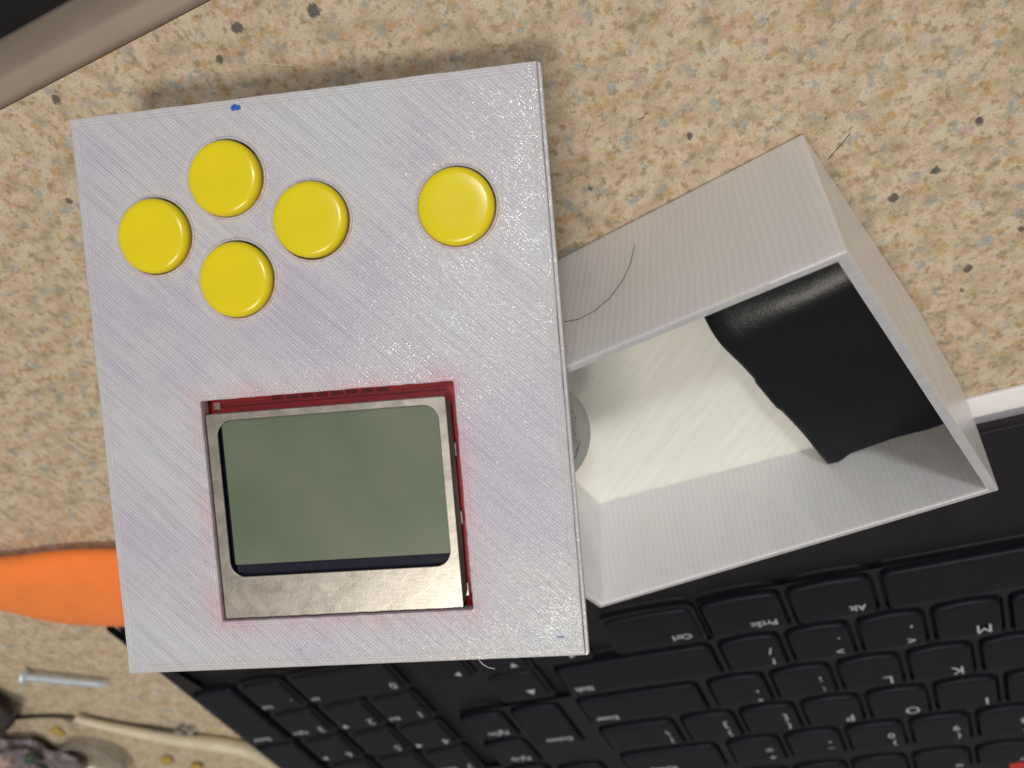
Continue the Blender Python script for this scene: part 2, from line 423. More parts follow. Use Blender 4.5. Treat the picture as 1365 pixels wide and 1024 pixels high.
M['pouch'] = simple('dark_cloth', (0.03, 0.022, 0.022), 0.8, 0.4, 0.3, 0.2, 1.0)
M['bag'] = simple('smoky_plastic_bag', (0.16, 0.13, 0.14), 0.25, 0.6, 0.35, 0.5, 0.4)
M['green'] = simple('green_plastic', (0.03, 0.07, 0.03), 0.5)
M['gold'] = simple('yellow_plastic', (0.40, 0.28, 0.05), 0.4)
M['pinkp'] = simple('pink_plastic', (0.42, 0.29, 0.25), 0.5)
g = NT('clear_plastic'); g.set(Base_Color=(0.86, 0.86, 0.82), Roughness=0.08, Transmission_Weight=0.95, IOR=1.40); M['clear'] = g.m

# ------------------------------------------------------------------ counter
EY = 10.9                                   # counter's front edge (runs along x)
v, f = boxv(-700, 900, EY, 1300, -28, 0)
link('counter', mesh('counter', v, f), M['counter'], kind='structure')
# rounded edge band: profile swept along x
prof = [(EY-0.2, 0.0), (EY-1.5, 0.02), (EY-3.4, 0.0), (EY-4.0, -.15), (EY-4.5, -.6), (EY-4.9, -1.4), (EY-5.7, -4), (EY-6.8, -8), (EY-8.0, -13), (EY-9.2, -20), (EY-9.7, -27), (EY-0.2, -28)]
vs = [(x, y, z) for x in (-700, 900) for (y, z) in prof]; n = len(prof)
fs = [(i, (i+1) % n, n+(i+1) % n, n+i) for i in range(n)]+[tuple(range(n)), tuple(range(n, 2*n))]
o = link('counter_edge', mesh('counter_edge', vs, fs), M['trim'], None, True, kind='structure')
bpy.context.view_layer.update()
v, f = boxv(-900, 1200, -900, 1300, -780, -760)
link('floor', mesh('floor', v, f), M['floor'], kind='structure')

# ------------------------------------------------------------------ console front
RW = Matrix([[0.9589945, 0.1974625, -0.2033179], [-0.2798440, 0.7733612, -0.5688583], [0.0449100, 0.6024293, 0.7969078]])
FC = Vector((69.066, 60.895, 144-96.385))
mw = Matrix.Translation(FC*S) @ RW.to_4x4()
front = empty('game_console_front', 'white 3D printed console front panel with five yellow buttons and a small grey-green display', 'game console', mat=mw)
W, H = 76.0, 91.5
# own frame: u = -x(image), v = y(image), w = out of the plate
BTN = [(12.55, -33.55, 6.14), (25.35, -25.6, 6.14), (-0.75, -25.5, 6.14), (12.35, -17.5, 6.14), (-23.95, -25.3, 6.14)]
WIN = (-21.0, 20.75, 1.45, 37.75)
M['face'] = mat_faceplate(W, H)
hw, hh = W/2, H/2
outl = []
rng = random.Random(3)
for (a, b) in (((-hw, -hh), (hw, -hh)), ((hw, -hh), (hw, hh)), ((hw, hh), (-hw, hh)), ((-hw, hh), (-hw, -hh))):
    for k in range(28):
        s_ = k/28; j = 0 if k == 0 else rng.uniform(-.07, .07)
        nx, ny = -(b[1]-a[1]), b[0]-a[0]; L = math.hypot(nx, ny)
        outl.append((a[0]+(b[0]-a[0])*s_+nx/L*j, a[1]+(b[1]-a[1])*s_+ny/L*j))
win = []
r0 = rrect(WIN[0], WIN[1], WIN[2], WIN[3], 0.35, 2)
for i, a in enumerate(r0):
    b = r0[(i+1) % len(r0)]; win.append(a); L = math.hypot(b[0]-a[0], b[1]-a[1])
    if L > 5:
        for k in range(1, 30):
            s_ = k/30; win.append((a[0]+(b[0]-a[0])*s_+rng.uniform(-.06, .06), a[1]+(b[1]-a[1])*s_+rng.uniform(-.07, .07)))
loops = [outl, win]+[circle(x, y, r, 56) for x, y, r in BTN]
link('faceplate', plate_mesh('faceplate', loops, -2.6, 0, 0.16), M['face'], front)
# side skirt just inside the outline, under the front sheet
sk = [rrect(-hw+.35, hw-.35, -hh+.35, hh-.35, .3, 2), rrect(-hw+2.2, hw-2.2, -hh+2.2, hh-2.2, .3, 2)]
link('rim', plate_mesh('rim', sk, -5.4, -2.62, 0.1), M['face'], front)
# raised bead round each hole
for x, y, r in BTN:
    prof_r = [(r+0.02, -0.4), (r+0.0, 0.02), (r+0.14, 0.14), (r+0.34, 0.15), (r+0.5, 0.0), (r+0.5, -0.2)]
    me = lathe('hole_bead', prof_r, 56, False)
    o = link('hole_bead', me, M['face'], front, True); o.location = (x*S, y*S, 0)
# outer bead of the print, a step below the face
link('outline_bead', plate_mesh('outline_bead', [rrect(-hw-.62, hw+.28, -hh-.12, hh+.3, .5, 3), rrect(-hw-.02, hw+.02, -hh-.02, hh+.02, .1, 1)], -3.0, -0.75, 0.1), M['face'], front)
# buttons: domed caps with rounded shoulder
bt = lathe('button', [(5.98, -5.0), (5.98, -0.4), (6.0, 0.35), (5.94, 0.75), (5.72, 1.08), (5.35, 1.28), (4.85, 1.36), (3.0, 1.33), (1.2, 1.31), (0.3, 1.31)], 64)
for i, (x, y, r) in enumerate(BTN):
    o = link('button', bt, M['yellow'], front, True)
    dx, dy = [(0.12, 0.10), (0.15, 0.0), (0.10, -0.1), (0.10, 0.08), (0.05, 0.08)][i]
    o.location = ((x+dx)*S, (y+dy)*S, 0); o.rotation_euler = (math.radians([1, -1, 1.2, 0.5, -0.8][i]), math.radians([0.8, 1, -0.7, 0.6, 1][i]), 0)
v, f = boxv(-32, 32, -42, -10, -8.0, -6.4)
link('button_board', mesh('button_board', v, f), M['pcb'], front)
# display module: red board > frame, glass
v, f = boxv(-21.6, 21.4, 0.2, 43.0, -5.0, -3.6)
board = link('display_board', mesh('display_board', v, f), M['pcb'], front)
# header holes, white print and trace line along the visible top strip of the board
for k in range(8):
    x = 9.2-2.54*k
    v, f = boxv(x-0.95, x+0.95, 1.75, 2.35, -3.6, -3.52)
    link('header_pad', mesh('header_pad', v, f), M['pcbdark'], board)
v, f = boxv(-19.0, 19.6, 2.75, 2.9, -3.6, -3.55); link('trace', mesh('trace', v, f), M['pcbdark'], board)
v, f = boxv(19.2, 20.3, 2.0, 3.2, -3.6, -3.5); link('solder_pad', mesh('solder_pad', v, f), M['solder'], board)
BZ = (-19.35, 20.5, 3.75, 37.6); ZT = -0.75
WN = (-17.95, 18.75, 4.95, 30.7)
bzl = [rrect(BZ[0], BZ[1], BZ[2], BZ[3], 0.35, 3), rrect(WN[0], WN[1], WN[2], WN[3], 2.5, 8)]
bezel = link('display_frame', plate_mesh('display_frame', bzl, ZT-0.30, ZT, 0.10), M['nickel'], front)
# folded side walls of the metal frame
for (x0, x1, y0, y1) in ((BZ[0]-0.02, BZ[0]+0.22, BZ[2]+1.2, BZ[3]-1.4), (BZ[1]-0.22, BZ[1]+0.02, BZ[2]+.5, BZ[3]-.5), (BZ[0]+.6, BZ[1]-.6, BZ[2]-0.02, BZ[2]+0.22), (BZ[0]+.6, BZ[1]-.6, BZ[3]-0.22, BZ[3]+.02)):
    v, f = boxv(x0, x1, y0, y1, -3.6, ZT-0.32); link('frame_side', mesh('frame_side', v, f), M['nickel'], bezel)
v = [(BZ[0]+.02, BZ[2]+.6, ZT-.06), (BZ[0]-.5, BZ[2]+1.0, -2.0), (BZ[0]-.5, BZ[3]-2.2, -2.0), (BZ[0]+.02, BZ[3]-.4, ZT-.06), (BZ[0]+.02, BZ[2]+.6, ZT-.2), (BZ[0]-.3, BZ[2]+1.0, -2.1), (BZ[0]-.3, BZ[3]-2.2, -2.1), (BZ[0]+.02, BZ[3]-.4, ZT-.2)]
link('frame_lip', mesh('frame_lip', v, [(0, 1, 2, 3), (4, 5, 6, 7), (0, 1, 5, 4), (2, 3, 7, 6), (1, 2, 6, 5), (0, 3, 7, 4)]), M['nickel'], bezel)
for y in (12.5, 23.5, 35.2):                # clips on the right-hand side
    v, f = boxv(BZ[0]-0.75, BZ[0]-0.04, y-1.1, y+1.1, -3.6, -2.5); bevel(link('clip', mesh('clip', v, f), M['nickel'], bezel), .15)
v, f = boxv(BZ[0]+.4, BZ[1]-.4, BZ[2]+.4, BZ[3]-.5, -3.2, -1.95)
link('display_backing', mesh('display_backing', v, f), M['navy'], front)
gl = plate_mesh('display_glass', [rrect(-18.6, 18.3, 4.4, 28.9, 0.3, 2)], -1.93, -1.55, 0.05)
link('display_glass', gl, M['lcd'], front)
v, f = boxv(-18.6, 18.0, 28.93, 31.4, -1.9, -1.6); link('glass_edge', mesh('glass_edge', v, f), M['navy'], front)
# black well wall under the window edge
wl = [rrect(WN[0]-.3, WN[1]+.3, WN[2]-.3, WN[3]+.3, 2.7, 8), rrect(WN[0]-.05, WN[1]+.05, WN[2]-.05, WN[3]+.05, 2.55, 8)]
link('window_gasket', plate_mesh('window_gasket', wl, -1.5, ZT-0.32, 0.0), M['black'], front)
# ink marks
def blob(cx, cy, rx, ry, z, n=14, seed=1, jag=.35, rot=0):
    rg = random.Random(seed); top = []
    for k in range(n):
        a = 2*math.pi*k/n; q = 1+rg.uniform(-jag, jag); x, y = rx*q*math.cos(a), ry*q*math.sin(a)
        top.append((cx+x*math.cos(rot)-y*math.sin(rot), cy+x*math.sin(rot)+y*math.cos(rot)))
    return plate_mesh('ink_mark', [top], z-0.03, z+0.03)
link('ink_mark', blob(10.1, -44.35, 0.85, 0.6, 0.015, seed=4), M['ink'], front, label='blue ink mark at the top edge')
link('ink_mark', blob(-34.4, 42.7, 0.5, 0.17, 0.015, seed=6), M['ink2'], front, label='faint violet ink mark in the corner')
# loose end of filament hanging from the lower edge
link('filament_strand', tube('filament_strand', [(-21.2, 45.5, -0.6), (-21.1, 46.2, -0.8), (-21.5, 46.9, -1.0), (-22.3, 47.5, -1.1), (-23.4, 47.8, -1.1)], 0.06, 6), M['clearfil'], front, True)
# small raised print beads, added as glints on the face
rg = random.Random(12)
vsum, fsum = [], []
for (cx, cy, n_, sp) in ((18, 5, 26, 12), (27, 30, 60, 24), (-29, 31, 60, 22), (-25, 38, 50, 18), (0, 42.5, 46, 60), (30, -12, 20, 14), (-30, -5, 18, 30)):
    for k in range(n_):
        x = cx+rg.gauss(0, sp/3); y = cy+rg.gauss(0, 4.2 if sp != 60 else 1.0)
        if abs(x) > 36.8 or abs(y) > 44.8 or (WIN[0]-.6 < x < WIN[1]+.6 and WIN[2]-.6 < y < WIN[3]+.6): continue
        if any(math.hypot(x-a, y-b) < r+.7 for a, b, r in BTN): continue
        L = rg.uniform(.12, .5); h = rg.uniform(.05, .13); wd = rg.uniform(.05, .10)
        dx, dy = -.7071*L, .7071*L; px, py = .7071*wd, .7071*wd; i = len(vsum)
        vsum += [(x-dx, y-dy, -.02), (x+px, y+py, -.02), (x+dx, y+dy, -.02), (x-px, y-py, -.02), (x-dx*.3, y-dy*.3, h), (x+dx*.3, y+dy*.3, h)]
        fsum += [(i, i+1, i+5, i+4), (i+1, i+2, i+5), (i+2, i+3, i+4, i+5), (i+3, i, i+4)]
for k in range(74):                          # glint stitches where the fill lines meet the lower outline
    x = -35.8+k*0.98+rg.uniform(-.1, .1); y = 44.2+rg.uniform(-.06, .06); i = len(vsum)
    q = .16+rg.uniform(0, .07)
    vsum += [(x-q, y, -.02), (x, y+q, -.02), (x+q, y, -.02), (x, y-q, -.02), (x-.03, y, .10), (x+.03, y, .10)]
    fsum += [(i, i+1, i+5, i+4), (i+1, i+2, i+5), (i+2, i+3, i+4, i+5), (i+3, i, i+4)]
def bead(x, y, L, wd, h, ang):
    i = len(vsum); ca, sa = math.cos(ang), math.sin(ang)
    for (a_, b_, c_) in ((-L, 0, -.02), (0, wd, -.02), (L, 0, -.02), (0, -wd, -.02), (-L*.35, 0, h), (L*.35, 0, h)):
        vsum.append((x+a_*ca-b_*sa, y+a_*sa+b_*ca, c_))
    fsum.extend([(i, i+1, i+5, i+4), (i+1, i+2, i+5), (i+2, i+3, i+4, i+5), (i+3, i, i+4)])
for (cx, cy, r_) in BTN:                     # short stitches ringing every hole
    for k in range(34):
        a_ = 2*math.pi*k/34+rg.uniform(-.04, .04)
        if rg.random() < .75: bead(cx+(r_+.85)*math.cos(a_), cy+(r_+.85)*math.sin(a_), rg.uniform(.10, .24), .07, rg.uniform(.05, .10), a_)
for k in range(52):                          # and the window
    x = WIN[0]+.2+k*.80
    if rg.random() < .85: bead(x, WIN[2]-.42+rg.uniform(-.05, .05), rg.uniform(.12, .26), .10, rg.uniform(.08, .16), math.pi/2)
    if rg.random() < .6: bead(x, WIN[3]+.42, rg.uniform(.1, .2), .08, .08, math.pi/2)
for k in range(44):
    y = WIN[2]+.3+k*.81
    if rg.random() < .6: bead(WIN[0]-.42, y, rg.uniform(.1, .25), .09, .10, 0)
    if rg.random() < .4: bead(WIN[1]+.42, y, rg.uniform(.1, .2), .08, .08, 0)
for k in range(90):                          # a few along the top and side outlines
    if rg.random() < .35: bead(-35.8+k*.8, -44.4, rg.uniform(.1, .3), .07, .08, 0)
    if rg.random() < .35: bead(-36.8, -44+k*.98, rg.uniform(.1, .3), .08, .08, math.pi/2)
link('print_glint_beads', mesh('print_glint_beads', vsum, fsum), M['bead'], front, False, kind='stuff')

# ------------------------------------------------------------------ open case
def interp(pts, t):
    for (t0, a), (t1, b) in zip(pts, pts[1:]):
        if t <= t1: return a.lerp(b, (t-t0)/(t1-t0))
    return pts[-1][1]
ZB = 5.0
B3 = pix((1070, 178), z=0.3); R3 = pix((1129, 335), z=44); R2 = pix((1332, 654), z=32); R1 = pix((800, 811), z=32)
Bs0 = [(0.0, B3), (.36, pix((1155, 308), z=2)), (.64, pix((1220, 405), z=3.2)), (.93, pix((1281, 515), z=4.7)), (1.0, pix((1292, 541), z=ZB))]
B1 = pix((803, 668), z=ZB+2)+Vector((2.2, 1.6, -2)); B4 = B3+Vector((85.0, 14.2, 0))
R4 = R3+Vector((84.5, 11.2, 0.0))
def CP(s, t, z, ins=0):
    """point of the case: s 0..1 along its length, t 0..1 across, z height above its underside"""
    a = interp(Bs0, t); b = B4.lerp(B1, t); B = a.lerp(b, s)
    R = R3.lerp(R2, t).lerp(R4.lerp(R1, t), s)
    d = R-B; return B+d.normalized()*z if z is not None else R
case = empty('open_case', 'open translucent white 3D printed case, empty tray lying beside the panel with black tape inside', 'case', loc=(B3.x, B3.y, 0))
co = Vector((B3.x, B3.y, 0))
ts = [0, .12, .24, .36, .5, .64, .78, .88, .93, 1.0]
ds, dt = 1.35/85, 1.35/71
ti = [dt+(1-2*dt)*t for t in ts]
vs, fs = [], []
def addv(p): vs.append(p-co); return len(vs)-1
def strip(A, B):
    for i in range(len(A)-1): fs.append((A[i], A[i+1], B[i+1], B[i]))
so = [i/8 for i in range(9)]; dsR = 1.7/85; si = [dsR+(1-dsR-ds)*s for s in so]
def ring(sv, tv, z):
    s0, s1, t0, t1 = sv[0], sv[-1], tv[0], tv[-1]
    r = [CP(s0, t, z) for t in tv]+[CP(s, t1, z) for s in sv[1:]]+[CP(s1, t, z) for t in tv[::-1][1:]]+[CP(s, t0, z) for s in sv[::-1][1:-1]]
    return [addv(p) for p in r]
oB = ring(so, ts, 0); oR = ring(so, ts, None); iR = ring(si, ti, None); iF = ring(si, ti, 2.0)
def loopq(A, B):
    n = len(A)
    for i in range(n): fs.append((A[i], A[(i+1) % n], B[(i+1) % n], B[i]))
loopq(oB, oR); loopq(oR, iR); loopq(iR, iF)
def sheet(sv, tv, z, rg_):
    grid = {}
    n = len(tv); m = len(sv)
    for j, s in enumerate(sv):
        for i, t in enumerate(tv):
            if j == 0: grid[j, i] = rg_[i]
            elif i == n-1: grid[j, i] = rg_[n-1+j]
            elif j == m-1: grid[j, i] = rg_[n-1+m-1+(n-1-i)]
            elif i == 0: grid[j, i] = rg_[2*(n-1)+(m-1)+(m-1-j)]
            else: grid[j, i] = addv(CP(s, t, z))
    for j in range(m-1):
        for i in range(n-1): fs.append((grid[j, i], grid[j+1, i], grid[j+1, i+1], grid[j, i+1]))
sheet(so, ts, 0, oB); nf0 = len(fs); sheet(si, ti, 2.0, iF)
cs = bevel(link('case_shell', mesh('case_shell', vs, fs), M['case'], case), 0.35, 3, 50)
cs.data.materials.append(M['case_floor'])
cs.data.materials.append(M['case_rim'])
for p in cs.data.polygons[nf0:]: p.material_index = 1
for p in cs.data.polygons[len(oB):2*len(oB)]: p.material_index = 2
# glossy beads added as glints along the far wall's inner face near its rim, and a few on the near wall
bv, bf = [], []
rb_ = random.Random(21)
def wall_bead(P, U, N, L, wd, h):
    i = len(bv); V = U.cross(N).normalized()
    for (a_, b_, c_) in ((-L, 0, 0), (0, wd, 0), (L, 0, 0), (0, -wd, 0), (-L*.4, 0, h), (L*.4, 0, h)): bv.append(P+U*a_+V*b_+N*c_-co)
    bf.extend([(i, i+1, i+5, i+4), (i+1, i+2, i+5), (i+2, i+3, i+4, i+5), (i+3, i, i+4)])
for k in range(230):
    s_ = .035+.93*(k/230); w_ = (1-s_)**1.2
    for row_ in range(3):
        if rb_.random() < (.95, .7, .35)[row_]*(w_+.15):
            bot = CP(s_, 1-dt, 2); top = CP(s_, 1-dt, None); d_ = (.96, .90, .72+rb_.uniform(-.15, .1))[row_]
            P = bot.lerp(top, d_); U = (CP(s_+.01, 1-dt, 5)-CP(s_, 1-dt, 5)).normalized(); Nn = U.cross(top-bot).normalized()
            if Nn.y > 0: Nn = -Nn
            wall_bead(P-Nn*.02, U, (Nn+Vector((0, 0, .9))).normalized(), rb_.uniform(.10, .26), .09, rb_.uniform(.05, .14))
for k in range(46):
    s_ = .06+.30*(k/46)
    if rb_.random() < .6:
        bot = CP(s_, 0, 0); top = CP(s_, 0, None); P = bot.lerp(top, .80+.0*k); U = (CP(s_+.01, 0, 5)-CP(s_, 0, 5)).normalized(); Nn = U.cross(top-bot).normalized()
        if Nn.y > 0: Nn = -Nn
        wall_bead(P-Nn*.02, U, Nn, rb_.uniform(.15, .4), .05, .05)
link('case_glint_beads', mesh('case_glint_beads', bv, bf), M['bead'], case, kind='stuff')
# black tape: up the near wall, over the floor and a little way up the far wall
def case_st(p, z):
    """s,t of a photo pixel on the case floor, by search"""
    best = None
    q = pix(p, z=z)
    for i in range(101):
        for j in range(101):
            d = (CP(i/100, j/100, 2)-q).xy.length
            if best is None or d < best[0]: best = (d, i/100, j/100)
    return best[1], best[2]
tvs, tfs = [], []
NU, NV = 44, 60
rg = random.Random(5)
def lerpt(tab, x):
    for (x0, y0), (x1, y1) in zip(tab, tab[1:]):
        if x <= x1: k = max(0, (x-x0)/(x1-x0)); k = k*k*(3-2*k); return y0+(y1-y0)*k
    return tab[-1][1]
TEND = [(0, .925), (.2, .935), (.45, .93), (.72, .932), (.88, .955), (1.0, .968)]
for i in range(NV+1):
    b = i/NV
    for j in range(NU+1):
        a = j/NU
        te = lerpt(TEND, a)
        t_ = (dt+.01)+(te-dt-.01)*min(1, b/.94)
        sl = .385-.045*max(0, t_-.35)/.62 + .0018*math.sin(t_*21)+(.004 if .60 < t_ < .72 else 0)
        aa = min(1, a/.93)
        sl -= .030*(1-(lerpt([(0, 0), (.17, 0), (.46, 7.4), (1, 7.4)], t_))/7.4)
        s = (dsR+.003)+(sl-dsR-.003)*aa
        # taped-over block underneath: slopes up from the near wall, then flat
        top = 2.3+lerpt([(0, 0), (.17, 0), (.41+.05*a, 7.4), (1, 7.9)], t_)
        z = top+.10*math.sin(a*7+t_*9)+.08*math.sin(t_*31+a*5)
        z -= .5*max(0, (a-.8)/.13)**2 if a < .93 else .5
        if a > .93:                          # left flank hangs down
            k = (a-.93)/.07; z -= k*(2.6 if t_ > .5 else 1.6)*(1 if top > 4 else .1); s += .006*math.sin(k*1.57)
        if b > .94:                          # lower end folds over
            k = (b-.94)/.06; z -= 2.2*k*k*(.6+.4*math.sin(a*5+1)); t_ += .010*math.sin(k*1.57)
        if b > .85: z -= .35*((b-.85)/.09)**2 if b < .94 else .35
        tvs.append(CP(s, t_, max(z, 2.2))-co)
for i in range(NV):
    for j in range(NU):
        k = i*(NU+1)+j; tfs.append((k, k+1, k+NU+2, k+NU+1))
o = link('black_tape', mesh('black_tape', tvs, tfs), M['tape'], case, True)
m = o.modifiers.new('solid', 'SOLIDIFY'); m.thickness = 0.16*S; m.offset = 0

# ------------------------------------------------------------------ round sleeve-wrapped thing in the case
def camdir(x, y, z):
    return Vector([sum(RC[i][k]*(x, y, z)[k] for k in range(3)) for i in range(3)])
def camray(p, depth):
    return Vector((0, 0, CAMZ))+camdir((p[0]-CX)/FPX, (p[1]-CY)/FPX, 1)*depth
near = camray((686, 574), 149); far = camray((717, 579), 164)
ax = (near-far).normalized(); xa = (camdir(1, 0, 0)-ax*camdir(1, 0, 0).dot(ax)).normalized(); ya = ax.cross(xa)
mm = Matrix((xa, ya, ax)).transposed().to_4x4(); mm.translation = far*S
roll = empty('battery', 'round grey battery with red dots and cream end, standing in the case behind the panel', 'battery', mat=mm)
Lh = (near-far).length; RR = 10.9
link('sleeve', lathe('sleeve', [(RR-.9, -.05), (RR-.3, 0.1), (RR, 0.7), (RR, Lh-.5), (RR-.25, Lh-.1), (RR-.8, Lh)], 96, False), M['greyp'], roll, True)
link('end_face', lathe('end_face', [(RR-.8, Lh-.3), (RR-1.0, Lh+.15), (4, Lh+.2), (3.6, Lh+1), (.2, Lh+1)], 64), M['cream'], roll, True)
link('end_cap', lathe('end_cap', [(RR-.9, .6), (RR-1, 0.05), (.2, 0.05)], 64), M['zinc'], roll, True)
for k, a in enumerate((-40, -34, -18, -12, 4, 10, 20, 30)):
    for q in (0,):
        v, f = boxv(-.06, .09, -.22, .22, -.22, .22); me = mesh('dot', v, f); o = link('red_dot', me, M['red'], roll)
        ar = math.radians(-a); o.rotation_euler = (0, 0, ar); o.location = (RR*math.cos(ar)*S, RR*math.sin(ar)*S, (Lh-2.2-(k % 2)*.9)*S)
for k, (txt, a) in enumerate(zip('CELL 9', (14, 19, 24, 29, 33, 38))):
    if txt == ' ': continue
    o = link('print_letter', text_mesh(txt, 2.3, 'CENTER', .02), M['black'], roll)
    ar = math.radians(-a); o.rotation_euler = Matrix(((0, 0, 1), (1, 0, 0), (0, 1, 0))).to_euler() if 0 else (math.radians(90), 0, math.radians(90)+ar)
    o.location = ((RR+.03)*math.cos(ar)*S, (RR+.03)*math.sin(ar)*S, (Lh-6.5)*S)

# ------------------------------------------------------------------ pad under the keyboard
v, f = boxv(-260, 60, 0, 190, 0, 1.2)
me = mesh('pad', v, f)
pd = link('white_pad', me, M['paper'], label='white pad sticking out from under the front edge of the keyboard', cat='pad')
pd.location = (0, 145.4*S, 0.02*S); pd.rotation_euler = (0, 0, math.radians(0.6)); bevel(pd, .3)

# ------------------------------------------------------------------ keyboard
KZ = 8.0                                    # height of key tops
FY = 149.9; KXR = 222.6; KXL = -262.0; BY = 322.0
kb = empty('keyboard', 'black keyboard with grey lettering and separate flat keys, seen upside down', 'keyboard', loc=(-20, FY, 0))
ko = Vector((-20, FY, 0))
rowf = [192.6, 211.9, 231.2, 250.4, 269.6, 292.0]     # front edge of each row of keys
KD = [16.0, 15.7, 15.7, 15.7, 15.8, 12.5]
PX = 19.15
keys = []                                    # x centre, width, row, depth, legends
def key(x, wd, row, leg=(), dep=None, yo=0): keys.append((x, wd, rowf[row]+yo, dep or KD[row], leg))
# legends: (text, size, dx from left edge, dy from back edge, align)
def L1(c): return ((c, 5.5, 2.4, 5.2, 'LEFT'),)
def L2(a, b): return ((a, 4.2, 2.6, 4.4, 'LEFT'), (b, 4.4, 2.6, 9.8, 'LEFT'))
def LW(c, al='LEFT'): return ((c, 3.5, 2.4 if al == 'LEFT' else -2.2, 4.6, al),)
def row(start, labels, r):
    for i, l in enumerate(labels): key(start-0+PX*i, 16.2, r, l)
# main block; x grows to the typist's right
row3x = 3.6; row(row3x-PX*8, [L1(c) for c in 'ASDFGHJKL']+[L2(':', ';'), L2('"', "'")], 2)
key(73.4, 38.6, 2, LW('Enter', 'RIGHT'))
row4x = -1.5; row(row4x-PX*8, [L1(c) for c in 'QWERTYUIOP']+[L2('{', '['), L2('}', ']')], 3)
key(79.8, 24.6, 3, L2('|', '\\'))
row5x = 7.6; row(row5x-PX*10, [L2(a, b) for a, b in (('~', '`'), ('!', '1'), ('@', '2'), ('#', '3'), ('$', '4'), ('%', '5'), ('^', '6'), ('&', '7'), ('*', '8'), ('(', '9'), (')', '0'), ('_', '-'), ('+', '='))], 4)
key(74.8, 33.0, 4, LW('Backspace', 'RIGHT'))
row2x = -24.2; row(row2x-PX*6, [L1(c) for c in 'ZXCVBNM']+[L2('<', ','), L2('>', '.'), L2('?', '/')], 1)
key(68.6, 48.0, 1, LW('Shift', 'RIGHT'))
key(row2x-PX*6-31, 42.0, 1, LW('Shift')); key(row3x-PX*8-24, 27.5, 2, LW('Caps')); key(row4x-PX*8-21.5, 23, 3, LW('Tab'))
key(57.6, 25.4, 0, LW('Ctrl')); key(31.2, 21.0, 0, LW('PrtSc')); key(7.6, 20.6, 0, LW('Alt'))
key(-57.0, 102.0, 0); key(-121.5, 20.6, 0, LW('Alt')); key(-145, 20, 0); key(-172, 26, 0, LW('Ctrl'))
# function row with small pictures (drawn as simple marks)
for i in range(14):
    key(9.3-19.1*(i-3)+0, 16.2, 5, (('F%d' % (12-i), 2.3, 2.2, 3.2, 'LEFT'),) if 0 <= 12-i <= 12 and 12-i > 0 else ())
# arrows and paging block
key(88.0, 16.2, 0, (('\u25c0', 2.6, 3.0, 4.4, 'LEFT'),)); key(107.4, 16.2, 0, (('\u25bc', 2.6, 3.0, 4.4, 'LEFT'),)); key(126.9, 16.2, 0, (('\u25b6', 2.6, 3.0, 4.4, 'LEFT'),))
key(107.4, 16.2, 1, (('\u25b2', 3.4, 3.4, 5.4, 'LEFT'),), yo=-2)
key(108.2, 16.0, 2, LW('Delete'), dep=25.0); key(127.6, 15.2, 2, LW('PgDn')); key(127.6, 15.2, 3, LW('PgUp')); key(127.6, 15.2, 4, LW('Home')); key(108.2, 16.0, 4, LW('Insert'), dep=12, yo=-0.5+4)
# number pad
NX = (152.0, 171.6, 192.2, 212.0)
def LN(big, small=None):
    r = ((big, 5.0, 1.8, 4.8, 'LEFT'),)
    return r+(((small, 2.7, -1.0, 3.6, 'RIGHT'),) if small else ())
key(161.8, 36.2, 0, LN('0', 'Ins')); key(192.2, 16.4, 0, LN('.', 'Del')); key(212.0, 15.8, 0, LW('Enter', 'RIGHT'), dep=36.4)
for i, (a, b) in enumerate((('1', 'End'), ('2', '\u25bc'), ('3', 'PgDn'))): key(NX[i], 16.2, 1, LN(a, b))
for i, (a, b) in enumerate((('4', '\u25c0'), ('5', None), ('6', '\u25b6'))): key(NX[i], 16.2, 2, LN(a, b))
for i, (a, b) in enumerate((('7', 'Home'), ('8', '\u25b2'), ('9', 'PgUp'))): key(NX[i], 16.2, 3, LN(a, b))
key(212.0, 15.8, 2, LN('+'), dep=35.6)
for i, a in enumerate(('Num', '/', '*', '-')): key(NX[i], 16.2, 4, LN(a) if i else LW(a))
# skip keys that would overlap each other
def key_outline(wd, dp, g=0.0):
    """front edge (towards the typist) bows outward, its corners are rounder"""
    pts = []
    g, gy = g if isinstance(g, tuple) else (g, g)
    x0, x1, y0, y1 = -wd/2-g, wd/2+g, -gy, dp+gy
    rb, rf = 1.1+g*.5, 2.3+g*.5
    for (cx, cy, a0, r) in ((x1-rb, y1-rb, 0, rb), (x0+rb, y1-rb, 90, rb), (x0+rf, y0+rf, 180, rf)):
        for k in range(4): a = math.radians(a0+30*k); pts.append((cx+r*math.cos(a), cy+r*math.sin(a)))
    for k in range(1, 6):
        u_ = k/6; pts.append((x0+rf+(x1-x0-2*rf)*u_, y0-0.75*math.sin(math.pi*u_)*min(1, 18/wd)))
    for k in range(4): a = math.radians(270+30*k); pts.append((x1-rf+rf*math.cos(a), y0+rf+rf*math.sin(a)))
    return pts
_km = {}
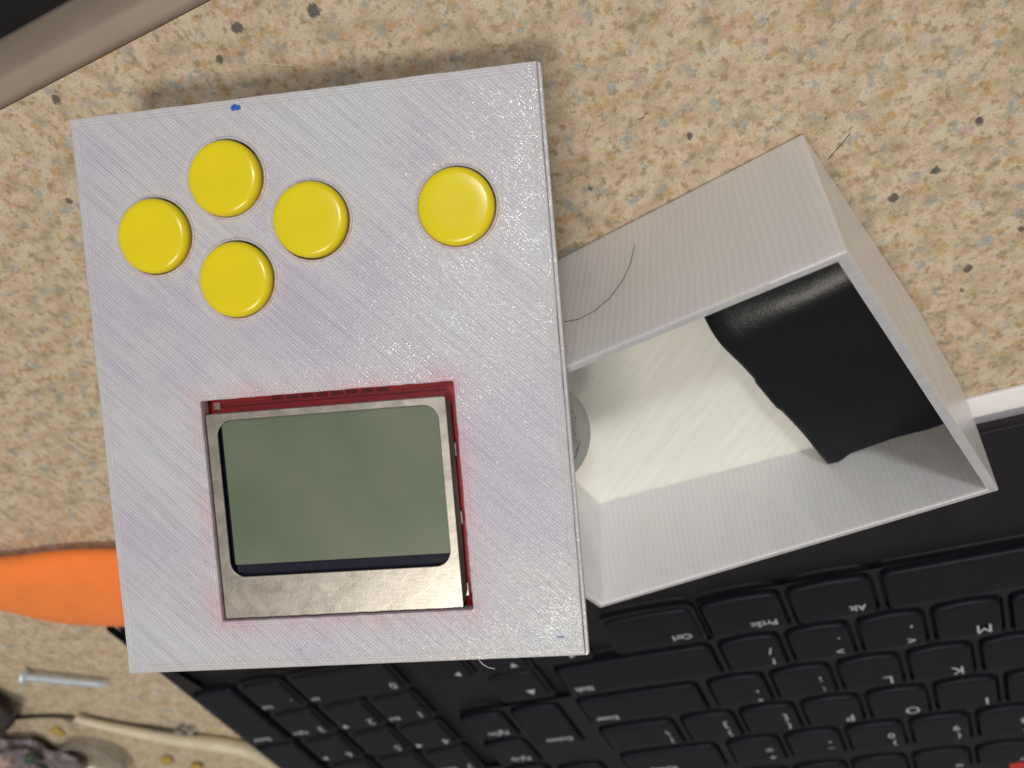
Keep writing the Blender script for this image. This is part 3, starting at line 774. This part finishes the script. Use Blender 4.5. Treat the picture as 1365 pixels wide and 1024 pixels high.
def key_mesh(wd, dp):
    k = (wd, dp)
    if k in _km: return _km[k]
    o0 = key_outline(wd, dp, 0); vs, fs = [], []
    cx, cy = 0, dp/2
    def lay(ins, z):
        i0 = len(vs)
        for (x, y) in o0:
            dx, dy = x-cx, y-cy
            sx = (wd/2-ins)/(wd/2); sy = (dp/2-ins)/(dp/2)
            vs.append((cx+dx*sx, cy+dy*sy, z)); 
        return list(range(i0, len(vs)))
    A = lay(0, -3.0); Bq = lay(0.05, -0.55); Cq = lay(0.28, -0.16); D = lay(0.75, 0.0); E_ = lay(wd*.16 if wd < 30 else 3, -0.10)
    for P, Q in ((A, Bq), (Bq, Cq), (Cq, D), (D, E_)):
        n = len(P)
        for i in range(n): fs.append((P[i], P[(i+1) % n], Q[(i+1) % n], Q[i]))
    fs.append(tuple(E_))
    me = mesh('key', vs, fs)
    for p in me.polygons: p.use_smooth = True
    me.materials.append(M['key']); _km[k] = me
    return me
holes = []
for (x, wd, y, dp, leg) in keys:
    if x < -205: continue
    o = bpy.data.objects.new('key', key_mesh(wd, dp)); C.objects.link(o); o.parent = kb
    o.location = (Vector((x, y, KZ))-ko)*S
    holes.append([(a+x-ko.x, b+y-ko.y) for a, b in key_outline(wd, dp, (0.8, 1.15))])
    for (txt, size, dx, dy, al) in leg:
        lm_ = text_mesh(txt, size, al)
        q = bpy.data.objects.new('key_legend', lm_); C.objects.link(q)
        if not lm_.materials: lm_.materials.append(M['legend'])
        q.parent = o
        lx = (-wd/2+dx) if al == 'LEFT' else (wd/2+dx)
        q.location = (lx*S, (dp-dy)*S, 0.03*S)
ol = rrect(KXL-ko.x, KXR-ko.x, FY-ko.y, BY-ko.y, (3, 3, 3, 2.0), 6)
link('top_frame', plate_mesh('top_frame', [ol]+holes, KZ-3.3, KZ-0.95, 0.35), M['deck'], kb)
ol2 = rrect(KXL+1.2-ko.x, KXR-1.0-ko.x, FY+.9-ko.y, BY-1-ko.y, (3, 3, 3, 4.5), 6)
link('base_tray', plate_mesh('base_tray', [ol2], 3.1, KZ-3.32, 0.2), M['deck'], kb)
q = pix((1345, 1021), z=KZ)
v, f = boxv(q.x-14, q.x-.5, q.y+.6, q.y+6, KZ-0.93, KZ-0.86); 
rs = mesh('red_stripe', [Vector(a)-ko for a in v], f); link('red_stripe', rs, M['red'], kb)

# ------------------------------------------------------------------ orange tool handle
def handle():
    zc = 4.7
    up = [(-60, 752), (0, 747), (22, 745), (55, 739), (95, 735), (150, 735), (250, 733)]
    lo = [(-60, 796), (0, 808), (22, 811), (55, 822), (95, 829), (150, 831), (250, 835)]
    vs, fs = [], []; n = 24; N = len(up)
    cen = [ (pix(a, z=zc), pix(b, z=zc)) for a, b in zip(up, lo)]
    base = (cen[1][0]+cen[1][1])/2; base.z = 0
    for (a, b) in cen:
        c = (a+b)/2; r = (a-b)/2
        for k in range(n):
            th = 2*math.pi*k/n; ct, st = math.cos(th), math.sin(th)
            e = abs(ct)**0.85*(1 if ct > 0 else -1)
            vs.append(Vector((c.x+r.x*e, c.y+r.y*e, zc+4.5*(abs(st)**0.8)*(1 if st > 0 else -1)))-base)
    for i in range(N-1):
        for k in range(n): fs.append((i*n+k, i*n+(k+1) % n, (i+1)*n+(k+1) % n, (i+1)*n+k))
    fs += [tuple(range(n)), tuple(range((N-1)*n, N*n))]
    o = link('tool_handle', mesh('tool_handle', vs, fs), M['orange'], None, True, label='thick orange rubber tool handle poking out from under the white panel', cat='tool')
    o.location = base*S
    m = o.modifiers.new('sub', 'SUBSURF'); m.levels = 2; m.render_levels = 2
    return o
handle()

# ------------------------------------------------------------------ screw
a = pix((30, 902), z=3.2); b = pix((144, 913), z=2.6); d = (b-a); Ls = d.length; dn = d.normalized()
scr = empty('screw', 'small zinc plated screw lying on the counter below the orange handle', 'screw', mat=Matrix.Translation(a*S) @ d.to_track_quat('X', 'Z').to_matrix().to_4x4())
hp = [(0, 2.6), (.9, 2.7), (2.0, 1.5)]
def xl(name, prof, n=20):
    vs, fs = [], []
    for (x, r) in prof:
        for k in range(n): t_ = 2*math.pi*k/n; vs.append((x, r*math.cos(t_), r*math.sin(t_)))
    for i in range(len(prof)-1):
        for k in range(n): fs.append((i*n+k, i*n+(k+1) % n, (i+1)*n+(k+1) % n, (i+1)*n+k))
    fs += [tuple(range(n)), tuple(range((len(prof)-1)*n, len(prof)*n))]
    return mesh(name, vs, fs)
link('screw_head', xl('screw_head', hp), M['zinc'], scr, True)
pr = [(2.0, 1.35)]; x = 2.2
while x < Ls-1.5: pr += [(x, 1.0), (x+.5, 1.6), (x+1.0, 1.0)]; x += 1.25
pr += [(Ls, .2)]
link('screw_thread', xl('screw_thread', pr), M['zinc'], scr)

# ------------------------------------------------------------------ cable and clutter in the corner
def path_thing(name, pxs, z, r, mat, label, cat, n=10, zs=None, sub=6, r0=None):
    P = [pix(p, z=(zs[i] if zs else z)) for i, p in enumerate(pxs)]
    Q = []
    for i in range(len(P)-1):
        p0 = P[max(i-1, 0)]; p1 = P[i]; p2 = P[i+1]; p3 = P[min(i+2, len(P)-1)]
        for k in range(sub):
            t_ = k/sub
            Q.append(0.5*((2*p1)+(p2-p0)*t_+(2*p0-5*p1+4*p2-p3)*t_*t_+(3*p1-p0-3*p2+p3)*t_**3))
    Q.append(P[-1]); base = Vector((P[0].x, P[0].y, 0))
    o = link(name, tube(name, [q-base for q in Q], r if r0 is None else [r0+(r-r0)*min(1, i/(.55*len(Q))) for i in range(len(Q))], n), mat, None, True, label=label, cat=cat); o.location = base*S
    return o
path_thing('cable', [(100, 958), (160, 972), (230, 985), (300, 994), (345, 1006), (380, 1030)], 2.9, 2.8, M['cable'], 'cream round cable running from the clear cup to the keyboard', 'cable', 14, r0=1.3)
path_thing('cord', [(20, 957), (80, 955), (150, 964), (215, 972), (262, 980)], 0.9, 0.8, M['shadowm'], 'thin dark strip added as the shadow along the near side of the cream cable', 'cord', 8)  # dark strip added for the shadow edge beside the cable
# clear plastic cup lying open side up
cq = pix((124, 1014), z=4)
cup = empty('clear_cup', 'small clear round plastic cup with bright rim at the bottom left corner', 'cup', loc=(cq.x, cq.y, 0))
link('cup_wall', lathe('cup_wall', [(11, .3), (12.2, 1), (13.0, 4), (13.6, 5.0), (14, 5.2), (13.4, 5.6), (12.4, 4.6), (11.2, 1.4), (.3, 1.1)], 48), M['clear'], cup, True)
link('cup_rim', lathe('cup_rim', [(13.2, 5.3), (13.9, 4.9), (14.5, 5.4), (14.2, 6.1), (13.4, 6.1), (13.2, 5.3)], 48, False), M['clear'], cup, True)
# lumpy bag and pouch
def lump(name, px, z, rx, ry, rz, mat, label, cat, seed, rot=0, amp=.18):
    rg_ = random.Random(seed); bm = bmesh.new(); bmesh.ops.create_icosphere(bm, subdivisions=4, radius=1)
    from mathutils import noise
    for v_ in bm.verts:
        q_ = v_.co.copy(); k = 1+amp*noise.noise(q_*1.7+Vector((seed, 0, 0)))*1.6+amp*.5*noise.noise(q_*4.5+Vector((0, seed, 0)))
        v_.co = Vector((q_.x*rx*k, q_.y*ry*k, max(-rz*.97, q_.z*rz*k)))*S
    me = bpy.data.meshes.new(name); bm.to_mesh(me); bm.free()
    p = pix(px, z=z)
    o = link(name, me, mat, None, True, label=label, cat=cat)
    o.location = Vector((p.x, p.y, rz))*S; o.rotation_euler = (0, 0, math.radians(rot)); return o
lump('dark_pouch', (-28, 948), 5, 18, 13, 6, M['pouch'], 'dark brown cloth pouch at the left edge, beyond the screw', 'pouch', 3, 30)
lump('parts_bag', (34, 1020), 4, 24, 20, 5, M['bag'], 'crumpled smoky plastic bag of small parts beside the clear cup', 'bag', 8, 10, .3)
for (px_, z_, r_, mt, lb) in (((78, 975), 6, 2.2, 'gold', 'small dull yellow plastic piece at the far side of the bag'),
                              ((3, 1016), 9, 3.4, 'pinkp', 'dull pink plastic piece at the left corner of the bag'),
                              ((40, 1012), 9, 2.4, 'green', 'small dark green plastic piece on the smoky bag')):
    o = lump('plastic_piece', px_, z_, r_*1.5, r_, r_*.6, M[mt], lb, 'plastic piece', int(px_[0]+3), px_[0])
    o.location.z += max(0, z_-r_*.6)*S
lump('yellow_bead', (262, 1022), 1.5, 2.6, 2.2, 1.5, M['gold'], 'small bright yellow bead on the counter by the cream cable', 'bead', 31, 0, .1)
lump('yellow_scrap', (222, 1014), .8, 3.6, 2.5, .8, M['gold'], 'flat mustard yellow scrap on the counter near the cream cable', 'scrap', 33, 20, .2)
lump('metal_clip', (246, 974), 2.5, 1.6, 3.6, 2.5, M['clear'], 'small clear plastic clip standing beside the thin dark strip', 'clip', 35, 60, .2)

# ------------------------------------------------------------------ hairs
def on_wall(s, f_, t=0.0):                   # point on the near outer wall of the case, f_ 0 bottom .. 1 rim
    b = CP(s, t, 0); r = CP(s, t, None); return b.lerp(r, f_)
# curved dark hair on the near outer wall, located by photo pixels
def proj_px(P):
    d = P-Vector((0, 0, CAMZ)); cx, cy, cz = [sum(RC[i][k]*d[i] for i in range(3)) for k in range(3)]
    return cx/cz*FPX+CX, cy/cz*FPX+CY
def wall_pix(p):
    s_, f_ = 0.5, 0.5
    for it in range(30):                     # Newton steps on the wall's own two coordinates
        u0 = proj_px(on_wall(s_, f_)); us = proj_px(on_wall(s_+.001, f_)); uf = proj_px(on_wall(s_, f_+.001))
        a_, b_, c_, d_ = (us[0]-u0[0])*1e3, (uf[0]-u0[0])*1e3, (us[1]-u0[1])*1e3, (uf[1]-u0[1])*1e3
        ex_, ey_ = p[0]-u0[0], p[1]-u0[1]; D = a_*d_-b_*c_
        s_ += (d_*ex_-b_*ey_)/D; f_ += (a_*ey_-c_*ex_)/D
    P_ = on_wall(s_, f_)
    return P_+(Vector((0, 0, CAMZ))-P_).normalized()*0.15
hp = [wall_pix(p) for p in ((752, 429), (770, 426), (792, 415), (812, 398), (830, 374), (840, 352), (846, 327))]
hb = Vector(hp[0])
o = link('hair', tube('hair', [p-hb for p in hp], 0.055, 6), M['hair'], None, True, label='curved dark hair clinging to the outer wall of the open case', cat='hair'); o.location = hb*S
for nm, px_, rr, mt, lb in (('hair', [(1104, 213), (1112, 203), (1124, 190), (1133, 178)], .07, 'hair', 'short dark hair on the counter at the far corner of the case'),
                            ('fibre', [(350, 84), (372, 87), (402, 88)], .06, 'fibre', 'pale straight fibre on the counter above the white panel'),
                            ('hair', [(862, 150), (858, 156), (850, 160)], .05, 'hair', 'tiny dark hair on the counter between panel and case')):
    P = [pix(p, z=.12) for p in px_]; b_ = Vector(P[0]); o = link(nm, tube(nm, [p-b_ for p in P], rr, 6), M[mt], None, True, label=lb, cat=nm); o.location = b_*S
